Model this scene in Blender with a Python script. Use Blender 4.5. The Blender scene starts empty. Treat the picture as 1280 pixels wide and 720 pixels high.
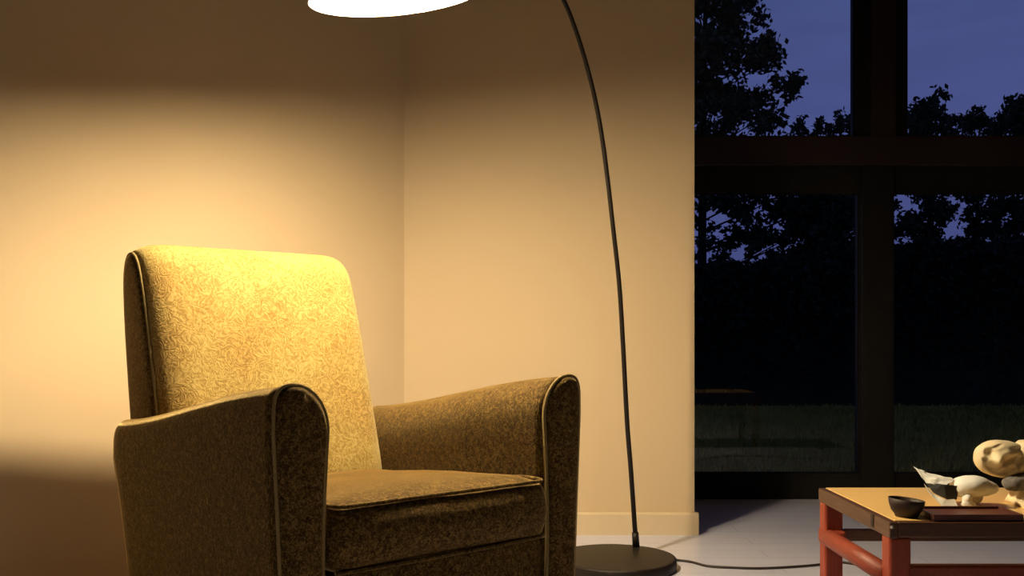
import bpy, bmesh, math, random
import numpy as np
from mathutils import Vector, Matrix, noise

scene = bpy.context.scene
COL = scene.collection
random.seed(7)
rng = np.random.default_rng(7)

# ------------------------------------------------------------------ camera
cam_data = bpy.data.cameras.new('camera')
cam = bpy.data.objects.new('camera', cam_data)
COL.objects.link(cam)
cam.location = (0, 0, .75)
cam.rotation_euler = (math.pi / 2, 0, 0)
cam_data.sensor_width = 36
cam_data.lens = 33.75                      # 1200 px on a 1280 px wide frame
cam_data.shift_y = 64 / 1280
cam_data.clip_start = .02
cam_data.clip_end = 300
scene.camera = cam

# ------------------------------------------------------------------ dusk sky
world = bpy.data.worlds.new('dusk_sky')
scene.world = world
world.use_nodes = True
wn, wl = world.node_tree.nodes, world.node_tree.links
wn.clear()
wo = wn.new('ShaderNodeOutputWorld')
bg = wn.new('ShaderNodeBackground')
tc = wn.new('ShaderNodeTexCoord')
sep = wn.new('ShaderNodeSeparateXYZ')
wl.new(tc.outputs['Generated'], sep.inputs[0])
ramp = wn.new('ShaderNodeValToRGB')
ramp.color_ramp.elements[0].position = 0.0
ramp.color_ramp.elements[0].color = (.068, .078, .235, 1)
ramp.color_ramp.elements[1].position = .6
ramp.color_ramp.elements[1].color = (.050, .082, .25, 1)
e = ramp.color_ramp.elements.new(.3)
e.color = (.075, .098, .275, 1)
wl.new(sep.outputs['Z'], ramp.inputs[0])
mp = wn.new('ShaderNodeMapping')
mp.inputs['Scale'].default_value = (1.2, 1.2, 7)
wl.new(tc.outputs['Generated'], mp.inputs[0])
nz = wn.new('ShaderNodeTexNoise')
nz.inputs['Scale'].default_value = 2.2
nz.inputs['Detail'].default_value = 3
wl.new(mp.outputs[0], nz.inputs['Vector'])
mr = wn.new('ShaderNodeMapRange')
mr.inputs['From Min'].default_value = .3
mr.inputs['From Max'].default_value = .7
mr.inputs['To Min'].default_value = .78
mr.inputs['To Max'].default_value = 1.18
wl.new(nz.outputs[0], mr.inputs[0])
wl.new(ramp.outputs[0], bg.inputs['Color'])
wl.new(mr.outputs[0], bg.inputs['Strength'])
wl.new(bg.outputs[0], wo.inputs[0])

# ------------------------------------------------------------------ exposure
vs = scene.view_settings
vs.view_transform = 'Standard'
vs.look = 'None'
vs.exposure = 0
vs.gamma = 1
vs.use_curve_mapping = False
scene.cycles.max_bounces = 10
scene.cycles.diffuse_bounces = 6

LAMP_COLOR = (1.0, .80, .50)
LAMP_STRENGTH = 1220

# ------------------------------------------------------------------ helpers
def obj(name, me, mat=None, parent=None, smooth=False, kind=None):
    if isinstance(me, bmesh.types.BMesh):
        m = bpy.data.meshes.new(name)
        bmesh.ops.recalc_face_normals(me, faces=me.faces)
        me.to_mesh(m)
        me.free()
        me = m
    o = bpy.data.objects.new(name, me)
    COL.objects.link(o)
    if mat:
        me.materials.append(mat)
    if smooth:
        for p in me.polygons:
            p.use_smooth = True
    if parent:
        o.parent = parent
    if kind:
        o['kind'] = kind
    return o

def thing(name, label, cat, loc=(0, 0, 0), rz=0, group=None):
    o = bpy.data.objects.new(name, None)
    o.empty_display_size = .05
    COL.objects.link(o)
    o.location = loc
    o.rotation_euler = (0, 0, rz)
    tag(o, label, cat, group)
    return o

def tag(o, label, cat, group=None):
    o['label'] = label
    o['category'] = cat
    if group:
        o['group'] = group
    return o

def bevel(o, w, seg=3, ang=35):
    m = o.modifiers.new('bevel', 'BEVEL')
    m.width = w
    m.segments = seg
    m.limit_method = 'ANGLE'
    m.angle_limit = math.radians(ang)
    return o

def subsurf(o, n=2):
    m = o.modifiers.new('subsurf', 'SUBSURF')
    m.levels = n
    m.render_levels = n
    return o

def add_box(bm, x0, x1, y0, y1, z0, z1):
    vs_ = [bm.verts.new(p) for p in ((x0, y0, z0), (x1, y0, z0), (x1, y1, z0), (x0, y1, z0),
                                     (x0, y0, z1), (x1, y0, z1), (x1, y1, z1), (x0, y1, z1))]
    for f in ((0, 3, 2, 1), (4, 5, 6, 7), (0, 1, 5, 4), (1, 2, 6, 5), (2, 3, 7, 6), (3, 0, 4, 7)):
        bm.faces.new([vs_[i] for i in f])

def box(name, x0, x1, y0, y1, z0, z1, mat, parent=None, bev=0, kind=None):
    bm = bmesh.new()
    add_box(bm, x0, x1, y0, y1, z0, z1)
    o = obj(name, bm, mat, parent, kind=kind)
    if bev:
        bevel(o, bev)
    return o

def add_tube(bm, pts, r, seg=10, closed=False, caps=True):
    pts = [Vector(p) for p in pts]
    n = len(pts)
    rr = r if isinstance(r, (list, tuple)) else [r] * n
    rings = []
    up = Vector((0, 0, 1))
    prev = None
    for i in range(n):
        a = pts[(i - 1) % n] if (closed or i > 0) else pts[i]
        b = pts[(i + 1) % n] if (closed or i < n - 1) else pts[i]
        t = (b - a).normalized()
        if prev is None:
            ref = up if abs(t.dot(up)) < .9 else Vector((1, 0, 0))
            u = t.cross(ref).normalized()
        else:
            u = (prev - t * prev.dot(t))
            u.normalize()
        prev = u
        v = t.cross(u)
        rings.append([bm.verts.new(pts[i] + (u * math.cos(k * math.tau / seg) + v * math.sin(k * math.tau / seg)) * rr[i]) for k in range(seg)])
    m = n if closed else n - 1
    for i in range(m):
        A, B = rings[i], rings[(i + 1) % n]
        for k in range(seg):
            bm.faces.new((A[k], A[(k + 1) % seg], B[(k + 1) % seg], B[k]))
    if caps and not closed:
        bm.faces.new(rings[0][::-1])
        bm.faces.new(rings[-1])

def tube(name, pts, r, mat, parent=None, seg=10, closed=False):
    bm = bmesh.new()
    add_tube(bm, pts, r, seg, closed)
    return obj(name, bm, mat, parent, smooth=True)

def smooth_path(ctrl, n=8):
    """Catmull-Rom through the control points."""
    P = [Vector(p) for p in ctrl]
    P = [P[0] * 2 - P[1]] + P + [P[-1] * 2 - P[-2]]
    out = []
    for i in range(1, len(P) - 2):
        for k in range(n):
            t = k / n
            a, b, c, d = P[i - 1], P[i], P[i + 1], P[i + 2]
            out.append(.5 * ((2 * b) + (c - a) * t + (2 * a - 5 * b + 4 * c - d) * t * t + (3 * b - a - 3 * c + d) * t ** 3))
    out.append(P[-2])
    return out

def lathe_bm(profile, seg=48):
    """profile: (r, z) list; r = 0 closes to a point."""
    bm = bmesh.new()
    rings = []
    for r, z in profile:
        if r < 1e-6:
            rings.append([bm.verts.new((0, 0, z))])
        else:
            rings.append([bm.verts.new((r * math.cos(k * math.tau / seg), r * math.sin(k * math.tau / seg), z)) for k in range(seg)])
    for A, B in zip(rings, rings[1:]):
        for k in range(seg):
            k2 = (k + 1) % seg
            if len(A) == 1 and len(B) == 1:
                continue
            if len(A) == 1:
                bm.faces.new((A[0], B[k], B[k2]))
            elif len(B) == 1:
                bm.faces.new((A[k2], A[k], B[0]))
            else:
                bm.faces.new((A[k], A[k2], B[k2], B[k]))
    return bm

def loft_bm(sections, cap=True):
    """sections: list of equal-length closed rings of points."""
    bm = bmesh.new()
    R = [[bm.verts.new(p) for p in s] for s in sections]
    for A, B in zip(R, R[1:]):
        n = len(A)
        for k in range(n):
            bm.faces.new((A[k], A[(k + 1) % n], B[(k + 1) % n], B[k]))
    if cap:
        bm.faces.new(R[0][::-1])
        bm.faces.new(R[-1])
    return bm

# ------------------------------------------------------------------ materials
class NT:
    def __init__(self, name):
        self.m = bpy.data.materials.new(name)
        self.m.use_nodes = True
        self.n = self.m.node_tree.nodes
        self.l = self.m.node_tree.links
        self.b = self.n['Principled BSDF']
        self.tc = self.n.new('ShaderNodeTexCoord')
    def noise(self, scale, detail=3, rough=.5, dist=0, vec=None, stretch=None):
        t = self.n.new('ShaderNodeTexNoise')
        t.inputs['Scale'].default_value = scale
        t.inputs['Detail'].default_value = detail
        t.inputs['Roughness'].default_value = rough
        t.inputs['Distortion'].default_value = dist
        src = vec or self.tc.outputs['Object']
        if stretch:
            m = self.n.new('ShaderNodeMapping')
            m.inputs['Scale'].default_value = stretch
            self.l.new(src, m.inputs[0])
            src = m.outputs[0]
        self.l.new(src, t.inputs['Vector'])
        return t.outputs[0]
    def ramp(self, fac, stops, interp='LINEAR'):
        r = self.n.new('ShaderNodeValToRGB')
        r.color_ramp.interpolation = interp
        el = r.color_ramp.elements
        el[0].position, el[0].color = stops[0][0], (*stops[0][1], 1)
        el[1].position, el[1].color = stops[-1][0], (*stops[-1][1], 1)
        for p, c in stops[1:-1]:
            x = el.new(p)
            x.color = (*c, 1)
        self.l.new(fac, r.inputs[0])
        return r.outputs[0]
    def math(self, op, a, b=None):
        t = self.n.new('ShaderNodeMath')
        t.operation = op
        for i, v in enumerate((a, b)):
            if v is None:
                continue
            if isinstance(v, (int, float)):
                t.inputs[i].default_value = v
            else:
                self.l.new(v, t.inputs[i])
        return t.outputs[0]
    def mix(self, fac, a, b, mode='MIX'):
        t = self.n.new('ShaderNodeMix')
        t.data_type = 'RGBA'
        t.blend_type = mode
        for i, v in ((0, fac), (6, a), (7, b)):
            if isinstance(v, (int, float)):
                t.inputs[i].default_value = v
            elif isinstance(v, tuple):
                t.inputs[i].default_value = (*v, 1)
            else:
                self.l.new(v, t.inputs[i])
        return t.outputs[2]
    def color(self, c):
        if isinstance(c, tuple):
            self.b.inputs['Base Color'].default_value = (*c, 1)
        else:
            self.l.new(c, self.b.inputs['Base Color'])
    def bump(self, h, strength=.3, dist=.01):
        t = self.n.new('ShaderNodeBump')
        t.inputs['Strength'].default_value = strength
        t.inputs['Distance'].default_value = dist
        self.l.new(h, t.inputs['Height'])
        self.l.new(t.outputs[0], self.b.inputs['Normal'])
    def set(self, **k):
        for a, v in k.items():
            self.b.inputs[a.replace('_', ' ')].default_value = v

def plain(name, color, rough=.6, scale=30, var=.12, bump=.1, spec=.5, metallic=0):
    t = NT(name)
    n = t.noise(scale, 4)
    lo = tuple(c * (1 - var) for c in color)
    hi = tuple(min(1, c * (1 + var)) for c in color)
    t.color(t.ramp(n, [(.3, lo), (.7, hi)]))
    t.set(Roughness=rough, Metallic=metallic)
    t.b.inputs['Specular IOR Level'].default_value = spec
    if bump:
        t.bump(n, bump, .002)
    return t.m

def mat_wall(name='wall_paint'):
    t = NT(name)
    n = t.noise(1.2, 2)
    t.color(t.ramp(n, [(.3, (.70, .54, .34)), (.7, (.72, .56, .355))]))
    t.set(Roughness=.75)
    t.b.inputs['Specular IOR Level'].default_value = .3
    t.bump(t.noise(160, 3), .04, .002)
    return t.m

def mat_floor():
    t = NT('pale_floorboards')
    br = t.n.new('ShaderNodeTexBrick')
    t.l.new(t.tc.outputs['Object'], br.inputs['Vector'])
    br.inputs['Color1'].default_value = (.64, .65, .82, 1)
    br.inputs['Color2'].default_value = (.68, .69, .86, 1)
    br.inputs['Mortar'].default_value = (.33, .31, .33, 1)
    br.inputs['Scale'].default_value = 1
    br.inputs['Brick Width'].default_value = 1.4
    br.inputs['Row Height'].default_value = .11
    br.inputs['Mortar Size'].default_value = .0015
    br.offset = .37
    g = t.noise(9, 5, .6, 1.2, stretch=(.5, 9, 1))
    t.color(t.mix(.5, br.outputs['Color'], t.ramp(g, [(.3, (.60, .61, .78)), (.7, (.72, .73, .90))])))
    t.set(Roughness=.24)
    t.b.inputs['Specular IOR Level'].default_value = .5
    t.bump(g, .03, .002)
    return t.m

def mat_fabric():
    """Short-pile mottled olive upholstery."""
    t = NT('mottled_chenille_shaded')
    a = t.noise(110, 4, .65, 1.2)
    b = t.noise(330, 2, .6)
    f = t.math('ADD', t.math('MULTIPLY', a, .65), t.math('MULTIPLY', b, .35))
    t.color(t.ramp(f, [(.36, (.018, .008, .002)), (.48, (.062, .034, .009)), (.62, (.20, .128, .036))]))  # base darkened below the back's cloth, so shade on arms and sides sits in the colour
    t.set(Roughness=.9)
    t.b.inputs['Specular IOR Level'].default_value = .1
    t.b.inputs['Sheen Weight'].default_value = .0
    t.b.inputs['Sheen Roughness'].default_value = .5
    t.b.inputs['Sheen Tint'].default_value = (.9, .75, .4, 1)
    t.bump(f, .5, .004)
    sh = t.n.new('ShaderNodeBsdfSheen')           # raised pile catching the light
    sh.inputs['Color'].default_value = (1.0, .74, .33, 1)
    sh.inputs['Roughness'].default_value = .3
    add = t.n.new('ShaderNodeAddShader')
    t.l.new(t.b.outputs[0], add.inputs[0])
    t.l.new(sh.outputs[0], add.inputs[1])
    t.l.new(add.outputs[0], t.n['Material Output'].inputs[0])
    return t.m

def mat_damask():
    """Scrolling woven figure on the backrest."""
    t = NT('scroll_damask')
    n1 = t.noise(19, 1.0, .5, 1.1)
    s = t.math('SINE', t.math('MULTIPLY', n1, 66))
    n2 = t.noise(42, 1, .5, .8)
    s2 = t.math('SINE', t.math('MULTIPLY', n2, 34))
    lines = t.math('ADD', t.math('MULTIPLY', s, .5), t.math('MULTIPLY', s2, .5))
    fine = t.noise(320, 2, .6)
    f = t.math('ADD', t.math('MULTIPLY', lines, .30), t.math('MULTIPLY', fine, .55))
    f = t.math('ADD', f, .22)
    patch = t.noise(7, 2)
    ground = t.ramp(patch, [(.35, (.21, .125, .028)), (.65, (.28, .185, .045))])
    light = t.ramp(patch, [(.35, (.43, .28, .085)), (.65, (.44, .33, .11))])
    fac = t.ramp(f, [(.22, (0, 0, 0)), (.78, (1, 1, 1))])
    t.color(t.mix(fac, ground, light))
    t.set(Roughness=.85)
    t.b.inputs['Specular IOR Level'].default_value = .12
    t.b.inputs['Sheen Weight'].default_value = .25
    t.b.inputs['Sheen Tint'].default_value = (.9, .8, .5, 1)
    t.bump(f, .35, .003)
    return t.m

def mat_wood(name, c0, c1, stretch=(2, 30, 30), rough=.4, bump=.08, coat=0):
    t = NT(name)
    g = t.noise(4, 5, .6, .8, stretch=stretch)
    t.color(t.ramp(g, [(.3, c0), (.7, c1)]))
    t.set(Roughness=rough)
    if coat:
        t.b.inputs['Coat Weight'].default_value = coat
        t.b.inputs['Coat Roughness'].default_value = .2
    t.bump(g, bump, .002)
    return t.m

def mat_glass():
    m = bpy.data.materials.new('window_glass')
    m.use_nodes = True
    n, l = m.node_tree.nodes, m.node_tree.links
    n.clear()
    out = n.new('ShaderNodeOutputMaterial')
    mix = n.new('ShaderNodeMixShader')
    tr = n.new('ShaderNodeBsdfTransparent')
    gl = n.new('ShaderNodeBsdfGlossy')
    fr = n.new('ShaderNodeFresnel')
    fr.inputs['IOR'].default_value = 1.45
    tr.inputs['Color'].default_value = (.95, .96, .97, 1)
    gl.inputs['Roughness'].default_value = 0
    l.new(fr.outputs[0], mix.inputs[0])
    l.new(tr.outputs[0], mix.inputs[1])
    l.new(gl.outputs[0], mix.inputs[2])
    l.new(mix.outputs[0], out.inputs[0])
    return m

def mat_emit(name, color, strength):
    m = bpy.data.materials.new(name)
    m.use_nodes = True
    b = m.node_tree.nodes['Principled BSDF']
    b.inputs['Base Color'].default_value = (.9, .88, .82, 1)
    b.inputs['Emission Color'].default_value = (*color, 1)
    b.inputs['Emission Strength'].default_value = strength
    return m

def mat_leaf(name, c0, c1):
    t = NT(name)
    n = t.noise(1.5, 3)
    t.color(t.ramp(n, [(.3, c0), (.7, c1)]))
    t.set(Roughness=.75)
    t.b.inputs['Specular IOR Level'].default_value = .15
    return t.m

M_WALL = mat_wall()
M_CEIL = plain('ceiling_paint', (.13, .11, .09), .85, 3, .03, 0)
M_DARKWALL = plain('dark_unseen_wall', (.04, .032, .026), .8, 5, .1, .05, .2)  # unseen rear and right walls, made dark to keep bounced light low
M_TRIM = plain('skirting_paint', (.74, .60, .40), .45, 4, .03, 0)
M_FLOOR = mat_floor()
M_FABRIC = mat_fabric()
M_DAMASK = mat_damask()
M_PIPING = plain('piping_cord', (.26, .19, .08), .8, 500, .25, .3, .1)
M_CHAIRLEG = mat_wood('dark_chair_leg_wood', (.05, .025, .012), (.09, .045, .02))
M_BLACKMETAL = plain('black_lacquered_metal', (.010, .006, .004), .5, 60, .2, .02, .3)
M_SHADE = plain('white_enamel_shade', (.86, .84, .78), .5, 40, .02, 0)
M_SHADEOUT = plain('dark_shade_outside', (.05, .035, .02), .5, 40, .1, 0)
M_BULB = mat_emit('frosted_bulb', LAMP_COLOR, LAMP_STRENGTH)
M_FRAME = plain('black_window_frame', (.010, .009, .008), .6, 20, .2, .03, .15)
M_TIMBER = mat_wood('dark_red_timber', (.012, .004, .003), (.02, .006, .004), (3, 30, 30), .6)
M_GLASS = mat_glass()
M_BARK = plain('dark_bark', (.03, .024, .018), .9, 12, .3, .5, .1)
M_LEAF = mat_leaf('dusky_foliage', (.010, .020, .012), (.022, .04, .02))
M_HEDGE = mat_leaf('hedge_foliage', (.006, .010, .006), (.012, .02, .010))

# ------------------------------------------------------------------ room shell
D1 = 3.689
D2 = 4.478
XE = .701
CX = -.415
LD = Vector((-.66, -.7513, 0))              # direction of the left wall, from the corner towards the room
LN = Vector((-.7513, .66, 0))               # outward normal of the left wall
H = 2.75

def slab(name, pts, z0, z1, mat, kind='structure'):
    bm = bmesh.new()
    lo = [bm.verts.new((x, y, z0)) for x, y in pts]
    hi = [bm.verts.new((x, y, z1)) for x, y in pts]
    bm.faces.new(lo[::-1])
    bm.faces.new(hi)
    n = len(pts)
    for i in range(n):
        bm.faces.new((lo[i], lo[(i + 1) % n], hi[(i + 1) % n], hi[i]))
    return obj(name, bm, mat, kind=kind)

RX, RY = 4.6, -4.2
corner = Vector((CX, D1, 0))
tl = (D1 - RY) / .7513
far = corner + LD * tl
floor_pts = [(CX - .05, D1 + .05), (XE - .05, D1 + .05), (XE - .05, D2 + .02), (RX, D2 + .02), (RX, RY), (far.x - .05, RY)]
slab('floor', floor_pts, -.12, 0, M_FLOOR)
slab('ceiling', [(CX - .2, D2 + .1), (RX + .1, D2 + .1), (RX + .1, RY - .1), (far.x - .2, RY - .1)], H, H + .12, M_CEIL)
th = .14
a, b = corner, far
o_ = LN * th
slab('wall_left', [(a.x, a.y), (b.x, b.y), ((b + o_).x, (b + o_).y), ((a + o_).x, (a + o_).y)], 0, H, M_WALL)
slab('wall_back', [(CX, D1), (XE, D1), (XE, D2 + .1), (CX - .115, D2 + .1), (CX - .115, D1 + .08)], 0, H, M_WALL)
slab('wall_right', [(RX, RY), (RX + .12, RY), (RX + .12, D2), (RX, D2)], 0, H, M_DARKWALL)
slab('wall_rear', [(far.x - .2, RY), (far.x - .2, RY - .12), (RX + .12, RY - .12), (RX + .12, RY)], 0, H, M_DARKWALL)

# skirting boards
def skirting(name, p, q, nrm, h=.085, t=.014):
    p, q, nrm = Vector(p), Vector(q), Vector(nrm)
    prof = [(0, 0), (t, 0), (t, h - .006), (t * .55, h), (0, h)]
    bm = bmesh.new()
    A = [bm.verts.new(p + nrm * a_ + Vector((0, 0, z_))) for a_, z_ in prof]
    B = [bm.verts.new(q + nrm * a_ + Vector((0, 0, z_))) for a_, z_ in prof]
    for i in range(len(prof)):
        j = (i + 1) % len(prof)
        bm.faces.new((A[i], A[j], B[j], B[i]))
    bm.faces.new(A[::-1])
    bm.faces.new(B)
    return obj(name, bm, M_TRIM, kind='structure')

skirting('baseboard_back', (CX, D1, 0), (XE + .014, D1, 0), (0, -1, 0))
skirting('baseboard_return', (XE, D1 - .0, 0), (XE, D2 - .02, 0), (1, 0, 0))

# ------------------------------------------------------------------ window wall
ZS, ZB, ZT0, ZT1, ZL = .0, .119, 1.56, 1.698, 1.437
XM0, XM1 = 1.608, 1.854                    # red timber post
XR0, XR1 = 3.30, 3.546
WT = 2.62
def zbox(bm, x0, x1, z0, z1, y0=D2, y1=D2 + .09):
    add_box(bm, x0, x1, y0, y1, z0, z1)

# timber frame of posts and the heavy transom
bm = bmesh.new(); zbox(bm, XE, RX, ZT0, ZT1, D2 - .01, D2 + .11); bevel(obj('trim_1', bm, M_TIMBER, kind='structure'), .004)
for i, (p0, p1) in enumerate(((XM0 + .065, XM1 - .065), (XR0 + .065, XR1 - .065))):
    bm = bmesh.new()
    zbox(bm, p0, p1, ZT1, WT, D2 - .012, D2 + .112)
    bevel(obj('trim_%d' % (i + 2), bm, M_TIMBER, kind='structure'), .004)
    bm = bmesh.new()
    zbox(bm, XM0 + .026 if i == 0 else XR0 + .026, XM1 - .07 if i == 0 else XR1 - .07, 0, ZT0, D2 + .0, D2 + .1)
    bevel(obj('trim_%d' % (i + 4), bm, M_FRAME, kind='structure'), .004)
bm = bmesh.new(); zbox(bm, XE, RX, WT, H, D2 - .02, D2 + .12); obj('trim_6', bm, M_TIMBER, kind='structure')

def window(n, x0, x1, z0, z1, gx0, gx1, gz0, gz1):
    """A dark sash between x0..x1 / z0..z1 round a pane gx0..gx1 / gz0..gz1."""
    y0, y1 = D2 + .02, D2 + .085
    bm = bmesh.new()
    add_box(bm, x0, gx0, y0, y1, z0, z1)
    add_box(bm, gx1, x1, y0, y1, z0, z1)
    add_box(bm, gx0, gx1, y0, y1, z0, gz0)
    add_box(bm, gx0, gx1, y0, y1, gz1, z1)
    bmesh.ops.remove_doubles(bm, verts=bm.verts, dist=1e-5)
    fr = obj('window_%d' % n, bm, M_FRAME, kind='structure')
    bm = bmesh.new()
    add_box(bm, gx0 - .004, gx1 + .004, D2 + .05, D2 + .056, gz0 - .004, gz1 + .004)
    g = obj('pane', bm, M_GLASS, fr)
    bm = bmesh.new()                       # slim glazing bead
    for a4 in ((gx0, gx0 + .006, gz0, gz1), (gx1 - .006, gx1, gz0, gz1), (gx0, gx1, gz0, gz0 + .006), (gx0, gx1, gz1 - .006, gz1)):
        add_box(bm, a4[0], a4[1], D2 + .035, D2 + .049, a4[2], a4[3])
    obj('glazing_bead', bm, M_FRAME, fr)
    return fr

window(1, XE, XM0 + .026, 0, ZT0, XE + .07, XM0 + .026 - .004, ZB, ZL)
window(2, XM1 - .07, XR0 + .026, 0, ZT0, XM1 - .07 + .004, XR0 + .02, ZB, ZL)
window(3, XR1 - .07, RX, 0, ZT0, XR1 - .06, RX - .08, ZB, ZL)
window(4, XE, XM0 + .065, ZT1, WT, XE + .06, XM0, ZT1 + .002, WT - .08)
window(5, XM1 - .065, XR0 + .065, ZT1, WT, XM1, XR0, ZT1 + .002, WT - .08)
window(6, XR1 - .065, RX, ZT1, WT, XR1, RX - .08, ZT1 + .002, WT - .08)

# ------------------------------------------------------------------ armchair
TH = math.radians(41.2)
chair = thing('armchair', 'high-backed armchair in patterned golden olive upholstery with rolled arms under the arc lamp', 'armchair',
              (-.132, 1.914, 0), TH)
W = .270
AT = .104

# lower body: front rail and side rails as one upholstered plinth
bm = bmesh.new()
add_box(bm, -W - .01, W + .01, .012, .76, .10, .322)
base_o = subsurf(bevel(obj('seat_base', bm, M_FABRIC, chair, True), .02, 3), 1)

# seat cushion -----------------------------------------------------
def cushion():
    nu, nv = 26, 26
    x0, x1, y0, y1 = -W + .004, W - .004, -.022, .64
    bm = bmesh.new()
    rings = []
    def outline(s, inset):
        # rounded rectangle parameterised by s in 0..1
        pts = []
        hx, hy = (x1 - x0) / 2 - inset, (y1 - y0) / 2 - inset
        cx, cy = (x0 + x1) / 2, (y0 + y1) / 2
        rc = max(.004, min(.032, .032 - inset * .1))
        m = 16
        for q, (sx, sy) in enumerate(((1, -1), (1, 1), (-1, 1), (-1, -1))):
            a0 = -math.pi / 2 + q * math.pi / 2
            for k in range(7):
                a = a0 + math.pi / 2 * k / 6
                pts.append((cx + sx * (hx - rc) + rc * math.cos(a), cy + sy * (hy - rc) + rc * math.sin(a)))
            nx_, ny_ = (((1, 1)), ((-1, 1)), ((-1, -1)), ((1, -1)))[q]
            ax, ay = pts[-1]
            a = a0 + math.pi / 2
            bx_, by_ = cx + nx_ * (hx - rc) + rc * math.cos(a), cy + ny_ * (hy - rc) + rc * math.sin(a)
            for k in range(1, m):
                pts.append((ax + (bx_ - ax) * k / m, ay + (by_ - ay) * k / m))
        return pts
    def zslope(y):
        return -.05 * max(0, (y - .05)) / .6
    prof = [(.20, .318), (.05, .318), (.016, .322), (.004, .334), (-.001, .36), (-.003, .385), (-.001, .41), (.002, .428), (.006, .438),
            (.016, .4445), (.035, .452), (.07, .459), (.12, .465), (.19, .468), (.25, .469)]
    for inset, z in prof:
        ring = []
        for (x, y) in outline(0, inset):
            zz = z
            bulge = 0
            if y < .05 and .33 < z < .445:     # the front boxing bellies out
                bulge = -.018 * math.sin(math.pi * (z - .33) / .115) * (1 - (x / W) ** 4)
            ring.append(bm.verts.new((x, y + bulge, zz + zslope(y) * (1 if z > .4 else .3) + .004 * noise.noise(Vector((x * 6, y * 6, 1))))))
        rings.append(ring)
    for A, B in zip(rings, rings[1:]):
        n = len(A)
        for k in range(n):
            bm.faces.new((A[k], A[(k + 1) % n], B[(k + 1) % n], B[k]))
    bm.faces.new(rings[-1])
    bm.faces.new(rings[0][::-1])
    return bm, [(x, y, .4455 + zslope(y)) for x, y in outline(0, .006)]
bm, seam = cushion()
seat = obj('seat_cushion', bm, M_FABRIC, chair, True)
tube('top_piping', [(x, y - (.002 if y < 0 else 0), z) for x, y, z in seam], .0042, M_FABRIC, seat, 8, closed=True)
tube('bottom_piping', smooth_path([(-W + .012, -.012, .326), (-.13, -.020, .326), (0, -.022, .326), (.13, -.020, .326), (W - .012, -.012, .326)], 6), .0045, M_FABRIC, seat, 8)

# armrests ---------------------------------------------------------
def arm_top(v):
    t = min(1, max(0, v / .79))
    s = t * t * (3 - 2 * t)
    return .668 - .108 * (s * .55 + t * .45)

def arm_section(side, v, ds=0.0, n=14, zb=.10):
    """closed ring in the (u, z) plane; ds grows or shrinks the outline"""
    zt = arm_top(v) + ds
    rz = .085 + .0 * v
    flare = .010 * (v / .79) ** 1.5
    pts = []
    inner_bot, outer_bot = W, W + AT - .022 - .01 * (v / .79)
    inner = W - ds
    def outer(z):
        t = (z - zb) / (zt - rz - zb)
        t = max(0, min(1, t))
        return outer_bot + (.022 + flare + .01 * (v / .79)) * (t ** 1.2) + ds
    pts.append((inner + ds * .0, zb))
    m = 8
    zmid = zt - rz
    for k in range(1, m + 1):
        z = zb + (zmid - zb) * k / m
        pts.append((inner + .010 * math.sin(math.pi * k / m) * (1 if k < m else 0), z))
    oi, oo = inner, outer(zmid)
    pk = oi + .66 * (oo - oi)               # crest sits towards the outside; inner shoulder rounder
    for k in range(1, n):
        if k <= n // 2:
            a = math.pi / 2 * k / (n // 2)
            pts.append((pk - (pk - oi) * math.cos(a), zmid + rz * math.sin(a)))
        else:
            a = math.pi / 2 * (k - n // 2) / (n - n // 2)
            ca, sa = math.cos(a), math.sin(a)
            pts.append((pk + (oo - pk) * sa ** .8, zmid + rz * ca ** .42))
    for k in range(m, -1, -1):
        z = zb + (zmid - zb) * k / m
        pts.append((outer(z), z))
    return [(side * u, z) for u, z in pts]

def make_arm(side):
    secs = []
    NV = 30
    for i in range(NV + 1):
        v = .012 + (.795 - .012) * i / NV
        ds = 0
        if i == NV:
            ds = -.006
        secs.append([(u, v, z) for u, z in arm_section(side, v, ds)])
    bm = loft_bm(secs)
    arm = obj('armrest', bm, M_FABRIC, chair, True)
    # front facing panel, padded
    secs = []
    for dv, ds in ((.014, -.002), (-.002, .0), (-.008, -.003), (-.012, -.009), (-.014, -.018), (-.015, -.03)):
        s = arm_section(side, 0.0, 0)
        c = (side * (W + AT / 2))
        zc = .38
        ring = []
        for u, z in s:
            uu = u - c
            k = max(0, (abs(uu) + ds)) / max(abs(uu), 1e-5)
            zz = z + (ds if z > .5 else (ds * (z - .3) / .2 if z > .3 else 0))
            ring.append((c + uu * k, dv, zz))
        secs.append(ring)
    fp = obj('front_panel', loft_bm(secs), M_FABRIC, arm, True)
    # piping: up the inner edge, over the top, down the outer edge
    ring = arm_section(side, .0, .002)
    tube('piping', [(u, -.001, z) for u, z in ring], .0034, M_PIPING if side > 0 else M_PIPING, arm, 8)
    return arm
make_arm(-1)
make_arm(1)

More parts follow.
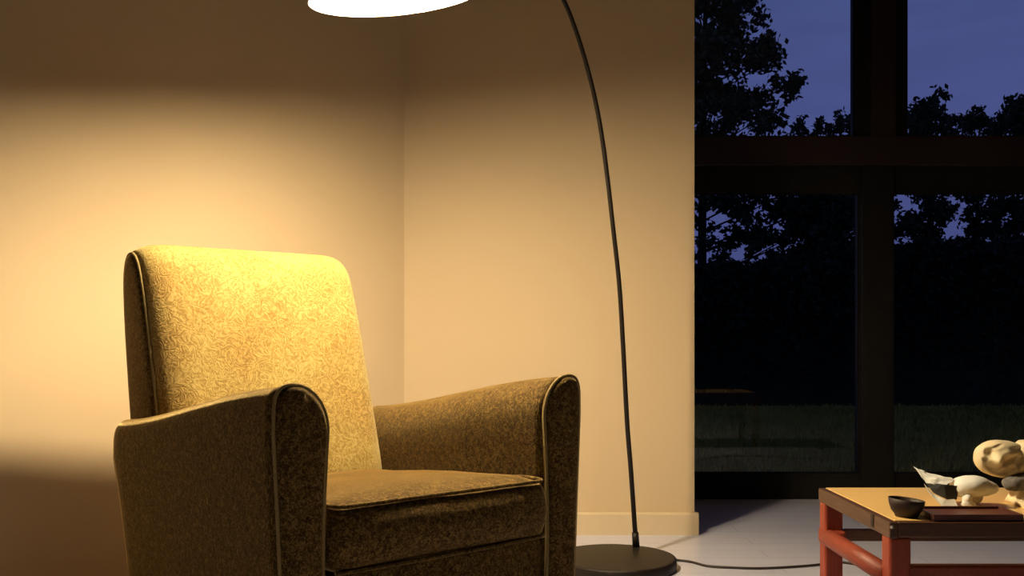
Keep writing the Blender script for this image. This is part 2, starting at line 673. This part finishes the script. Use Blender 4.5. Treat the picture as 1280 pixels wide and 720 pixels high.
# backrest ---------------------------------------------------------
P0 = [(.60, .33), (.606, .40), (.630, .48), (.658, .56), (.686, .64), (.712, .72), (.738, .80), (.764, .87), (.786, .92), (.810, .957), (.843, .981),
      (.880, .988), (.915, .978), (.936, .952), (.944, .90), (.935, .80), (.915, .68), (.89, .55), (.86, .42), (.84, .33)]
P1 = [(.68, .33), (.68, .40), (.695, .48), (.716, .56), (.738, .64), (.762, .72), (.786, .80), (.810, .87), (.830, .915), (.850, .943), (.872, .958),
      (.890, .962), (.910, .957), (.926, .938), (.935, .895), (.928, .80), (.909, .68), (.884, .55), (.855, .42), (.836, .33)]
def backrest():
    ub = .292
    secs = []
    us = []
    K = 10
    rr = .075
    for k in range(K + 1):
        a = math.pi / 2 * k / K
        us.append((-ub + rr * (1 - math.cos(a)), math.sin(a)))
    for k in range(1, 14):
        us.append((-ub + rr + (2 * ub - 2 * rr) * k / 14, 1))
    for k in range(K + 1):
        a = math.pi / 2 * (1 - k / K)
        us.append((ub - rr * (1 - math.cos(a)), math.sin(a)))
    for u, s in us:
        ring = []
        crown = .018 * (1 - (u / ub) ** 2)
        p0 = smooth_path([(a_, 0, b_) for a_, b_ in P0], 3)
        p1 = smooth_path([(a_, 0, b_) for a_, b_ in P1], 3)
        for i, (a0, a1) in enumerate(zip(p0, p1)):
            x = a1.lerp(a0, s)
            f = i / len(p0)
            push = crown * math.sin(math.pi * min(1, f / .55)) if f < .55 else 0
            ring.append((u, x.x - push, x.z + .35 * push * (1 if x.z > .9 else 0)))
        secs.append(ring)
    return loft_bm(secs)
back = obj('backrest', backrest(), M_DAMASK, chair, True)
back.location.x = -.008
# side panels and piping on the back
for sgn in (-1, 1):
    p1 = smooth_path([(a_, 0, b_) for a_, b_ in P1], 3)
    p1 = [p for p in p1 if p.z > .5]
    secs = []
    for du, ins in ((0, 0), (.006, -.002), (.010, -.012), (.011, -.024)):
        c = Vector((.855, 0, .72))
        ring = []
        for p in p1:
            d = p - Vector((.80 + (p.z - .5) * .20, 0, min(p.z, .92)))
            L = d.length
            q = p + d.normalized() * ins if L > .03 else p
            ring.append((sgn * (.2915 + du), q.x, q.z))
        secs.append(ring)
    obj('side_panel', loft_bm(secs), M_FABRIC, back, True)
    run = [p for p in p1]
    tube('piping', [(sgn * .295, p.x - .001, p.z + .001) for p in run], .0036, M_PIPING, back, 8)

for su in (-1, 1):
    for v in (.06, .72):
        bm = bmesh.new()
        add_tube(bm, [(su * (W + .03), v, .11), (su * (W + .035), v - (.01 if v < .3 else -.02), .0)], [.024, .015], 14)
        obj('leg', bm, M_CHAIRLEG, chair, True)

# ------------------------------------------------------------------ arc floor lamp
LB = Vector((.340, 3.160, 0))
lamp = thing('floor_lamp', 'tall black arc floor lamp on a round black base behind the armchair, lit', 'lamp', tuple(LB))
def loc(p):
    return Vector(p) - LB
bm = lathe_bm([(0, 0), (.196, 0), (.2, .003), (.2, .030), (.197, .034), (.190, .035), (0, .035)], 96)
bo = obj('base', bm, M_BLACKMETAL, lamp, True)
bevel(bo, .001, 2, 50)
B0 = Vector((.428, 3.31, 0))
LDIR = Vector((-.694, -1.068, 0))
ctrl = [(0, .034), (.0107, .125), (.032, .30), (.0559, .476), (.080, .74), (.1015, .935), (.135, 1.109), (.1696, 1.282), (.2047, 1.425), (.2431, 1.533), (.2887, 1.626), (.3369, 1.704), (.3929, 1.771),
        (.50, 1.858), (.63, 1.905), (.76, 1.91), (.87, 1.88), (.945, 1.83)]
pole_pts = smooth_path([loc(B0 + LDIR * q + Vector((0, 0, z))) for q, z in ctrl], 8)
SK = 1.10
SC = Vector((-.242 * SK, 2.038 * SK, .75 + .729 * SK))
SN = Vector((-.122, -.133, 1)).normalized()
top_c = SC + SN * .20
pole_pts += [loc(p) for p in smooth_path([B0 + LDIR * .945 + Vector((0, 0, 1.83)), B0 + LDIR * .975 + Vector((0, 0, 1.80)), top_c], 8)][1:]
n_ = len(pole_pts)
pole_r = [.0085 - .003 * min(1, i / n_) for i in range(n_)]
tube('pole', pole_pts, pole_r, M_BLACKMETAL, lamp, 12)
bm = bmesh.new(); add_tube(bm, [loc(B0 + Vector((0, 0, .034))), loc(B0 + LDIR * .006 + Vector((0, 0, .085)))], [.0125, .0115], 16)
obj('pole_socket', bm, M_BLACKMETAL, lamp, True)
# shade: an open enamelled cone, dark outside, white inside
rotm = SN.to_track_quat('Z', 'Y').to_matrix().to_4x4()
bm = lathe_bm([(.190, 0), (.1885, -.0008), (.187, 0), (.176, .06), (.156, .115), (.120, .155), (.07, .176), (0, .180)], 96)
sh_in = obj('shade_lining', bm, M_SHADE, None, True)
bm = lathe_bm([(.190, 0), (.1905, .002), (.180, .061), (.160, .119), (.123, .160), (.072, .182), (0, .186)], 96)
sh_out = obj('shade', bm, M_SHADEOUT, lamp, True)
sh_out.matrix_local = Matrix.Translation(loc(SC)) @ rotm @ Matrix.Scale(SK, 4)
sh_in.parent = sh_out
bm = lathe_bm([(0, .016), (.018, .0175), (.034, .027), (.044, .044), (.045, .060), (.038, .078), (.024, .098), (.016, .11), (.014, .125), (0, .125)], 32)
bulb = obj('bulb', bm, M_BULB, lamp, True)
bulb_c = SC + Vector((-.005, .108, .070))
bulb_ax = (SC + SN * .185 - bulb_c).normalized()
bulb_m = Matrix.Translation(loc(bulb_c)) @ bulb_ax.to_track_quat('Z', 'Y').to_matrix().to_4x4() @ Matrix.Scale(1.22, 4) @ Matrix.Translation((0, 0, -.058))
bulb.matrix_local = bulb_m
bm = lathe_bm([(0, .118), (.016, .118), (.018, .123), (.018, .160), (0, .160)], 24)
so = obj('bulb_socket', bm, M_BLACKMETAL, lamp, True)
so.matrix_local = bulb_m
bm = lathe_bm([(0, .183), (.026, .183), (.026, .2), (.012, .215), (0, .215)], 24)
so = obj('shade_collar', bm, M_BLACKMETAL, lamp, True)
so.matrix_local = Matrix.Translation(loc(SC)) @ rotm
# cord along the floor
cr = .0042
cord_ctrl = [(.525, 3.222, .012), (.56, 3.24, cr), (.60, 3.215, cr), (.645, 3.155, cr), (.72, 3.135, cr), (.80, 3.125, cr), (.90, 3.14, cr),
             (1.0, 3.17, cr), (1.07, 3.205, cr), (1.12, 3.20, cr), (1.17, 3.13, cr), (1.24, 3.03, cr), (1.40, 2.93, cr), (1.62, 2.95, cr), (1.9, 3.1, cr)]
cord = tube('power_cord', [loc(p) for p in smooth_path(cord_ctrl, 10)], cr, plain('black_rubber_cord', (.03, .018, .014), .5, 100, .1, 0), lamp, 8)

# ------------------------------------------------------------------ low table
M_RED = mat_wood('red_lacquered_wood', (.20, .024, .008), (.30, .042, .013), (30, 30, 3), .5, .1, 0)
M_REDX = mat_wood('red_lacquered_rail', (.16, .022, .008), (.26, .038, .014), (25, 3, 25), .55, .1, 0)
M_EDGE = mat_wood('brown_table_edging', (.05, .020, .010), (.095, .040, .020), (3, 3, 30), .4)
M_TOP = mat_wood('honey_table_top', (.76, .48, .17), (.84, .56, .21), (3, 22, 3), .32, .03)
TX0, TX1, TY0, TY1, TZ = .766, 1.72, 1.947, 2.40, .38
table = thing('coffee_table', 'low wooden table with honey coloured top and red lacquered legs', 'table', (TX0, TY0, 0))
def tb(name, x0, x1, y0, y1, z0, z1, mat, bev=.003, parent=None):
    return box(name, x0 - TX0, x1 - TX0, y0 - TY0, y1 - TY0, z0, z1, mat, parent or table, bev)
tb('table_top', TX0 + .016, TX1 - .016, TY0 + .014, TY1 - .006, .366, TZ, M_TOP, .001)
# edge banding, parallel to each side
tb('edge_rail', TX0, TX0 + .018, TY0 + .0, TY1, .345, TZ - .0015, M_EDGE, .003)
tb('edge_rail', TX1 - .018, TX1, TY0 + .0, TY1, .345, TZ - .0015, M_EDGE, .003)
tb('edge_rail', TX0 + .018, TX1 - .018, TY0, TY0 + .016, .347, TZ - .0015, M_EDGE, .003)
tb('edge_rail', TX0 + .018, TX1 - .018, TY1 - .008, TY1, .347, TZ - .0015, M_EDGE, .003)
# dark notch and a pale screw head near the front corner
tb('edge_notch', TX0 - .0015, TX0 + .004, TY0 + .085, TY0 + .10, .352, TZ - .002, M_BLACKMETAL, .0005)
bm = lathe_bm([(0, 0), (.0035, 0), (.003, .0015), (0, .0022)], 16)
sc_ = obj('screw', bm, plain('screw_steel', (.7, .68, .64), .35, 50, .05, 0, .5, .8), table, True)
sc_.location = (.004, -.001, .369)
sc_.rotation_euler = (math.radians(90), 0, 0)
LW = .045
def leg(x, y):
    bm = bmesh.new()
    prof = []
    add_box(bm, x - TX0, x - TX0 + LW, y - TY0, y - TY0 + LW, 0, .348)
    return bevel(obj('leg', bm, M_RED, table), .007, 4)
lx0, lx1, ly0, ly1 = TX0 + .001, TX1 - LW - .001, TY0 + .003, TY1 - LW - .003
for x in (lx0, lx1):
    for y in (ly0, ly1):
        leg(x, y)
# lower stretchers
tb('stretcher', lx0 + LW - .002, lx1 + .002, ly0 + .010, ly0 + .036, .250, .287, M_REDX, .005)
tb('stretcher', lx0 + LW - .002, lx1 + .002, ly1 + .010, ly1 + .036, .252, .280, M_EDGE, .004)
for x in (lx0, lx1):
    bm = bmesh.new()
    s = -1 if x == lx0 else 1
    cxs = x - TX0 + LW / 2 - s * -.012
    add_tube(bm, [(cxs, ly0 + LW - .004 - TY0, .262), (cxs, ly1 + .004 - TY0, .262)], .021, 18)
    sr = obj('stretcher', bm, M_REDX, table, True)
    # binding wrapped round the back leg where the rail meets it
    bm = bmesh.new()
    add_box(bm, x - TX0 - .003, x - TX0 + LW + .003, ly1 - TY0 - .018, ly1 - TY0 + LW + .003, .243, .281)
    obj_b = bevel(obj('binding', bm, M_REDX, sr), .008, 3)

# ------------------------------------------------------------------ things on the table
M_BOWL = plain('dark_glazed_bowl', (.02, .007, .005), .6, 40, .3, .1)
bm = lathe_bm([(0, .004), (.020, .004), (.022, .0), (.026, .0), (.028, .006), (.036, .017), (.0405, .030), (.042, .042), (.0405, .0425), (.0385, .031), (.033, .018), (.022, .010), (0, .008)], 48)
for v in bm.verts:                       # slightly lop-sided hand-made rim
    if v.co.z > .02:
        v.co.z -= .10 * v.co.x * (v.co.z - .02) / .022
bowl = obj('bowl', bm, M_BOWL, None, True)
bowl.location = (.824, 2.005, TZ)
bowl.scale = (.86, .86, .86)
tag(bowl, 'small dark brown bowl at the left front corner of the table', 'bowl')

tray = thing('tray', 'flat dark maroon wooden tray along the front edge of the table', 'tray', (.950, 2.005, TZ))
M_TRAY = mat_wood('maroon_tray_wood', (.055, .014, .012), (.13, .04, .03), (3, 30, 30), .35, .1)
def tray_part(name, x0, x1, y0, y1, z0, z1, par):
    o = box(name, x0, x1, y0, y1, z0, z1, M_TRAY, par, .0015)
    return o
tray_part('tray_board', -.090, .090, -.048, .045, .0, .008, tray)
tray_part('rim', -.092, .092, -.051, -.045, .0, .013, tray)
tray_part('rim', -.092, .092, .045, .051, .0, .013, tray)
tray_part('rim', -.094, -.088, -.045, .045, .0, .013, tray)
tray_part('rim', .088, .094, -.045, .045, .0, .013, tray)

# crumpled white and grey paper
def crumple(name, ctrl_pts, faces, mat, loc_, sub=3, amp=.006, freq=22, thick=.003):
    bm = bmesh.new()
    V = [bm.verts.new(p) for p in ctrl_pts]
    for f in faces:
        bm.faces.new([V[i] for i in f])
    bmesh.ops.triangulate(bm, faces=bm.faces)
    bmesh.ops.subdivide_edges(bm, edges=bm.edges, cuts=sub, use_grid_fill=True)
    for v in bm.verts:
        n = noise.noise_vector(v.co * freq)
        # sharp ridges
        r = Vector((abs(n.x) - .25, abs(n.y) - .25, abs(n.z) - .25))
        v.co += r * amp
        v.co.z = max(v.co.z, thick)
    o = obj(name, bm, mat)
    m = o.modifiers.new('solid', 'SOLIDIFY')
    m.thickness = thick * .4
    o.location = loc_
    return o
M_PAPER = plain('white_crumpled_paper', (.86, .86, .82), .7, 60, .04, .2)
M_GREYP = plain('grey_crumpled_cloth', (.16, .145, .14), .8, 50, .5, .4)
M_BLACKP = plain('charcoal_cloth', (.03, .033, .035), .8, 50, .3, .3)
par = thing('crumpled_cloth', 'crumpled white cloth with a grey lining, peaked at its left end, on the table', 'cloth', (.966, 2.15, TZ))
# coordinates (x right, y back, z up) from the cloth's left foot
pk = crumple('white_fold', [(-.062, .02, .087), (-.045, -.012, .052), (-.012, -.03, .047), (.02, -.015, .062), (.03, .03, .060), (-.02, .05, .070), (-.035, .0, .070)],
             [(0, 1, 6), (1, 2, 6), (2, 3, 6), (3, 4, 5, 6), (5, 0, 6)], M_PAPER, (0, 0, 0), 4, .006, 60, .0025)
pk.parent = par
pk.scale = (.92, 1, .94)
dk = crumple('grey_lining', [(-.044, -.010, .050), (-.032, -.022, .030), (-.008, -.034, .016), (.014, -.034, .016), (.022, -.03, .046), (-.012, -.028, .049)],
             [(0, 1, 5), (1, 2, 5), (2, 3, 5), (3, 4, 5)], M_BLACKP, (0, 0, 0), 3, .003, 50, .0025)
dk.parent = par
ft = crumple('lower_fold', [(-.046, -.008, .048), (-.040, -.020, .030), (-.022, -.042, .004), (.012, -.046, .003), (.008, -.038, .018), (-.012, -.034, .016), (-.034, -.02, .028)],
             [(0, 1, 6), (1, 2, 5, 6), (2, 3, 4, 5)], M_PAPER, (0, 0, 0), 3, .003, 50, .0025)
ft.parent = par
def blob(name, mat, centers, loc_, amp=.004, freq=30, sub=4, parent=None):
    """one smooth lump built from an icosphere wrapped on ellipsoids"""
    bm = bmesh.new()
    bmesh.ops.create_icosphere(bm, subdivisions=sub, radius=1)
    for v in bm.verts:
        d = v.co.normalized()
        best = 0
        for (cx, cy, cz, rx, ry, rz) in centers:
            # support along d of a soft union
            c = Vector((cx, cy, cz))
            q = Vector((d.x / rx, d.y / ry, d.z / rz))
            o2 = Vector((cx / rx, cy / ry, cz / rz))
            A = q.dot(q); B = q.dot(o2); C_ = o2.dot(o2) - 1
            disc = B * B - A * C_
            if disc > 0:
                t = (B + math.sqrt(disc)) / A
                best = max(best, t)
        v.co = d * max(best, .004)
        n = noise.noise(v.co * freq)
        v.co += d * (abs(n) - .2) * amp
    o = obj(name, bm, mat, parent, True)
    o.location = loc_
    return o
body = blob('white_bundle', M_PAPER, [(0, 0, 0, .044, .038, .024), (.026, -.004, -.004, .032, .024, .017), (-.02, 0, -.004, .026, .03, .020)], (.056, -.012, .043), .004, 30, 4, par)
foot = blob('white_foot', M_PAPER, [(0, 0, 0, .010, .012, .014), (.006, -.006, -.010, .022, .012, .005)], (.036, -.036, .0165), .003, 60, 3, par)
gc = blob('grey_collar', M_GREYP, [(0, 0, 0, .026, .024, .018), (.014, 0, .004, .020, .022, .016)], (-.040, -.040, .047), .006, 40, 4, None)
foot2 = blob('sleeve_foot', M_PAPER, [(0, 0, 0, .018, .022, .021)], (.070, .004, .0205), .004, 40, 3, par)

# carved ivory-coloured figure -----------------------------------------
M_IVORY = plain('pale_carved_wood', (.86, .72, .46), .55, 25, .08, .15)
fig = thing('carved_figurine', 'pale carved figurine with a round hollowed face at the right end of the table', 'figurine', (1.165, 2.19, TZ))
def carved_head():
    bm = bmesh.new()
    bmesh.ops.create_icosphere(bm, subdivisions=6, radius=1)
    # (x, z on the face, radius, depth, x-stretch, angle)
    cuts = [(-.036, .013, .0105, .012, 1, 0), (.002, .000, .011, .014, 1.7, .6), (-.034, -.016, .009, .009, 1.4, -.6),
            (-.018, -.026, .010, .010, 1.9, -.1), (.010, -.020, .009, .011, 1.5, .8), (-.044, -.004, .006, .006, .8, 1.3),
            (-.006, -.012, .0045, .008, 3.2, .9), (-.022, .030, .0035, .004, 4.0, .5), (-.008, .006, .0045, .008, 2.4, 1.0), (.004, -.031, .004, .006, 4.0, .25), (.014, .008, .0045, .007, 3.0, .7), (.030, .022, .013, .012, 2.2, .1), (.026, .002, .009, .010, 1.4, .9)]
    bumps = [(-.016, -.004, .011, .009, 1.0, .3), (.010, .016, .010, .006, 2.2, .15), (.022, -.024, .008, .005, 1.6, .5)]
    for v in bm.verts:
        d = v.co.normalized()
        p = Vector((math.copysign(abs(d.x) ** .9, d.x) * .062, d.y * .036, math.copysign(abs(d.z) ** .92, d.z) * .0455))
        if d.y < .1:
            k = min(1, (-d.y + .1) / .5)
            for (cx, cz, r, dep, sx, an) in cuts + [(c[0], c[1], c[2], -c[3], c[4], c[5]) for c in bumps]:
                dx, dz = p.x - cx, p.z - cz
                a_ = dx * math.cos(an) + dz * math.sin(an)
                b_ = -dx * math.sin(an) + dz * math.cos(an)
                e2 = (a_ / (r * sx)) ** 2 + (b_ / r) ** 2
                p.y += dep * k * math.exp(-e2 ** 1.5)
        p += d * .0015 * noise.noise(p * 60)
        v.co = p
    return bm
gc.parent = fig
gc['label'] = 'grey brown collar'
hd = obj('head', carved_head(), M_IVORY, fig, True)
hd.location = (-.052, -.01, .098)
hd.scale = (1, 1, .93)
hd.rotation_euler = (0, math.radians(6), math.radians(-6))
# draped body sweeping from the head down to the table
secs = []
for t in range(13):
    s = t / 12
    z = .122 - .120 * s
    cx = .048 + .010 * math.sin(s * 3) - .006 * s
    rx = .052 + .010 * s - .012 * math.sin(s * math.pi)
    ry = .040 + .022 * s
    ring = []
    for k in range(40):
        a_ = math.tau * k / 40
        fold = 1 + .05 * math.sin(a_ * 7 + s * 2) * (.3 + s)
        ring.append((cx + rx * fold * math.cos(a_), -.008 - .02 * s + ry * fold * math.sin(a_), z))
    secs.append(ring)
top = [((x - .05) * .55 + .045, y * .6, .139) for x, y, z in secs[0]]
bd = obj('body', loft_bm([top] + secs), M_IVORY, fig, True)
bd.location.x = -.026
box('plinth', -.046, .10, -.125, -.05, 0, .012, M_IVORY, fig, .002)

# ------------------------------------------------------------------ outdoors
GZ = -.10
slab('ground', [(-6, D2 + .1), (22, D2 + .1), (30, 60), (-10, 60)], GZ - .1, GZ, plain('lawn_soil', (.13, .12, .022), .95, 2, .35, .2, .05))

def quads(name, V, mat, parent=None):
    """V: (n, 4, 3) array of quads"""
    n = len(V)
    me = bpy.data.meshes.new(name)
    me.vertices.add(n * 4)
    me.vertices.foreach_set('co', V.reshape(-1).astype(np.float32))
    me.loops.add(n * 4)
    me.loops.foreach_set('vertex_index', np.arange(n * 4, dtype=np.int32))
    me.polygons.add(n)
    me.polygons.foreach_set('loop_start', np.arange(0, n * 4, 4, dtype=np.int32))
    me.polygons.foreach_set('loop_total', np.full(n, 4, dtype=np.int32))
    me.update()
    return obj(name, me, mat, parent)

def leaf_cloud(P, size):
    n = len(P)
    a = rng.normal(size=(n, 3)); a /= np.linalg.norm(a, axis=1)[:, None]
    b = rng.normal(size=(n, 3)); b -= (b * a).sum(1)[:, None] * a; b /= np.linalg.norm(b, axis=1)[:, None]
    s = size * rng.uniform(.6, 1.3, (n, 1))
    return np.stack([P - a * s, P - b * s * .55, P + a * s, P + b * s * .55], axis=1)

# grass blades on the near lawn
n = 26000
gx = rng.uniform(.6, 6.2, n); gy = rng.uniform(D2 + .4, 11.5, n)
hgt = rng.uniform(.03, .09, n)
ang = rng.uniform(0, math.tau, n)
w_ = .006 + .0009 * gy
lean = rng.normal(0, .02, (n, 2))
base_p = np.stack([gx, gy, np.full(n, GZ)], 1)
dv = np.stack([np.cos(ang) * w_, np.sin(ang) * w_, np.zeros(n)], 1)
tip = base_p + np.stack([lean[:, 0], lean[:, 1], hgt], 1)
V = np.stack([base_p - dv, base_p + dv, tip + dv * .15, tip - dv * .15], 1)
lawn = quads('lawn_grass', V, mat_leaf('lawn_grass', (.13, .13, .02), (.24, .22, .035)))
lawn['kind'] = 'stuff'
tag(lawn, 'short dusky grass of the lawn outside the window', 'grass')

def tree(label, x, y, trunk_h, clusters, leaf=.055, density=900, name='tree', branches=True):
    """clusters: (dx, dy, z, radius) of separate leafy boughs"""
    t = thing(name, label, 'tree', (x, y, GZ), 0)
    bm = bmesh.new()
    zt = max(c[2] for c in clusters)
    sp = smooth_path([(0, 0, -.05), (.05, .02, trunk_h * .5), (-.03, 0, trunk_h), (.03, 0, zt * .9)], 5)
    r0 = .035 * zt ** .8
    add_tube(bm, sp, [r0 * (1 - .85 * i / (len(sp) - 1)) for i in range(len(sp))], 8)
    obj('trunk', bm, M_BARK, t, True)
    bm = bmesh.new()
    P = []
    for (cx, cy, cz, r) in clusters:
        z0 = max(trunk_h * .7, cz - r * 1.3 - .25 * math.hypot(cx, cy))
        z0 = min(z0, zt * .85)
        if r > .17:
            add_tube(bm, smooth_path([(0, 0, z0), (cx * .5, cy * .5, (z0 + cz) / 2 - .04), (cx, cy, cz)], 3), [.014] * 3 + [.009] * 3 + [.004], 5)
        m = int(density * r * r * 4)
        # sprigs inside the bough
        ns = max(6, int(42 * r))
        sc = rng.normal(size=(ns, 3)); sc /= np.linalg.norm(sc, axis=1)[:, None]
        sc *= (rng.uniform(.25, 1, (ns, 1)) ** .5) * r
        sc[:, 2] *= .7
        idx = rng.integers(0, ns, m)
        q = sc[idx] + rng.normal(size=(m, 3)) * (.20 * r ** .5 * .55)
        P.append(q + np.array([cx, cy, cz]))
    obj('branches', bm, M_BARK, t, True)
    P = np.concatenate(P)
    quads('foliage', leaf_cloud(P, leaf), M_LEAF, t)
    return t

def PX(px, D):
    return (px - 640) / 1200 * D
def PZ(py, D):
    return .75 + (424 - py) / 1200 * D - GZ

def infill(px0, px1, py0, py1, k, rmin=.10, rmax=.2):
    return [(rng.uniform(px0, px1), rng.uniform(py0, py1), rng.uniform(rmin, rmax)) for _ in range(k)]

def clusters_px(D, x0, lst):
    """boughs given by where they stand on the far plane of this tree"""
    return [((px - 640) / 1200 * D - x0, rng.uniform(-.35, .35), PZ(py, D), r) for px, py, r in lst]

D = 14.0; x0 = PX(880, D)
lst = [(820, -90, .7), (870, -110, .8), (915, -70, .5), (905, -20, .55), (860, -30, .6), (880, 25, .55), (925, 22, .34), (940, 50, .30), (905, 60, .45), (868, 80, .5), (930, 85, .30),
       (972, 62, .20), (958, 78, .20), (945, 112, .32), (976, 112, .24), (988, 108, .14), (900, 115, .45), (962, 140, .22), (985, 145, .13), (925, 145, .30), (880, 150, .38),
       (850, 170, .4), (905, 180, .34), (950, 178, .28), (985, 190, .30), (925, 212, .30), (880, 215, .32),
       (965, 222, .28), (1010, 225, .28), (850, 240, .3), (900, 250, .17), (935, 262, .16), (978, 262, .2), (1012, 258, .2), (880, 285, .13), (915, 300, .12), (950, 292, .15), (990, 295, .22),
       (1030, 250, .25), (1050, 270, .3), (1025, 295, .28), (800, 20, .6), (800, 120, .6), (820, 210, .5)]
lst += infill(860, 1066, 225, 335, 120, .06, .15) + infill(850, 960, 130, 200, 14)
tree('tallest dark tree outside, rising past the top of the left upper pane', x0, D, 1.6, clusters_px(D, x0, lst), .05, 1000)

D = 16.0
specs = [
    ('small dark treetop beside the tallest tree, left upper pane', 1012, [(1012, 150, .14), (1003, 160, .14), (1020, 160, .15), (1010, 178, .28), (1000, 200, .35), (1022, 205, .35), (1010, 240, .4), (1000, 275, .3), (1020, 290, .3)]),
    ('small dark treetop against the post, left upper pane', 1052, [(1048, 150, .15), (1060, 152, .16), (1042, 163, .16), (1068, 160, .17), (1052, 180, .32), (1060, 210, .4), (1045, 220, .3), (1055, 250, .4), (1062, 285, .35)]),
    ('pointed dark treetop at the left of the right upper pane', 1162, [(1170, 121, .13), (1158, 130, .18), (1176, 132, .17), (1150, 140, .22), (1168, 148, .34), (1184, 152, .2), (1142, 160, .3), (1160, 180, .45), (1150, 215, .4), (1175, 225, .35), (1160, 262, .22), (1182, 268, .2), (1140, 285, .22), (1165, 300, .25)]),
    ('low rounded dark treetop in the middle of the right upper pane', 1222, [(1222, 141, .15), (1208, 150, .2), (1234, 150, .2), (1198, 158, .22), (1222, 165, .36), (1240, 165, .28), (1215, 195, .4), (1235, 215, .4), (1210, 240, .26), (1230, 268, .24), (1215, 290, .24)]),
    ('dark treetop at the right edge of the right upper pane', 1272, [(1266, 131, .13), (1280, 128, .18), (1258, 145, .2), (1274, 148, .3), (1290, 140, .3), (1262, 165, .32), (1290, 170, .4), (1275, 200, .45), (1265, 235, .26), (1285, 262, .3), (1262, 290, .22), (1290, 295, .3)]),
]
for (lab, px, l), D in zip(specs, (15.6, 17.4, 15.6, 17.4, 15.6)):
    x0 = PX(px, D)
    l = l + infill(px - 34, px + 34, 235, 325, 34, .06, .14)
    tree(lab, x0, D, 1.4, clusters_px(D, x0, l), .05, 1000)

# dense hedge in front of the trees: lumpy body with leaves all over it
D = 12.8
hx0, hx1 = 1.4, 8.4
NX, NA = 120, 16
bm = bmesh.new()
rows = []
def hedge_top(x):
    return 1.86 + .10 * noise.noise(Vector((x * 1.1, 3, 0))) + .06 * noise.noise(Vector((x * 4, 7, 0))) - .08 + (.30 if x > 4.6 else .30 * max(0, (x - 3.2) / 1.4))
for i in range(NX + 1):
    x = hx0 + (hx1 - hx0) * i / NX
    ht = hedge_top(x)
    row = []
    for k in range(NA + 1):
        a_ = math.pi * k / NA
        yy = -math.cos(a_) * .55
        zz = ht * (math.sin(a_) ** .35 if math.sin(a_) > 0 else 0)
        j = .05 * noise.noise(Vector((x * 5, yy * 5, zz * 5)))
        row.append(bm.verts.new((x - 4.9, yy + j, max(0, zz - .06 + j))))
    rows.append(row)
for A, B in zip(rows, rows[1:]):
    for k in range(NA):
        bm.faces.new((A[k], A[k + 1], B[k + 1], B[k]))
bm.faces.new(rows[0]); bm.faces.new(rows[-1][::-1])
hedge = thing('hedge', 'long dense black-green hedge at the far side of the lawn', 'hedge', (4.9, D, GZ))
obj('hedge_body', bm, M_HEDGE, hedge, True)
n = 42000
hx = rng.uniform(hx0, hx1, n)
ha = rng.uniform(0, math.pi, n)
htop = np.array([hedge_top(x) for x in hx])
P = np.stack([hx - 4.9, -np.cos(ha) * .58, htop * np.sin(ha) ** .35], 1) + rng.normal(0, .035, (n, 3))
P[:, 2] = np.maximum(P[:, 2], .02)
quads('foliage', leaf_cloud(P, .05), M_HEDGE, hedge)
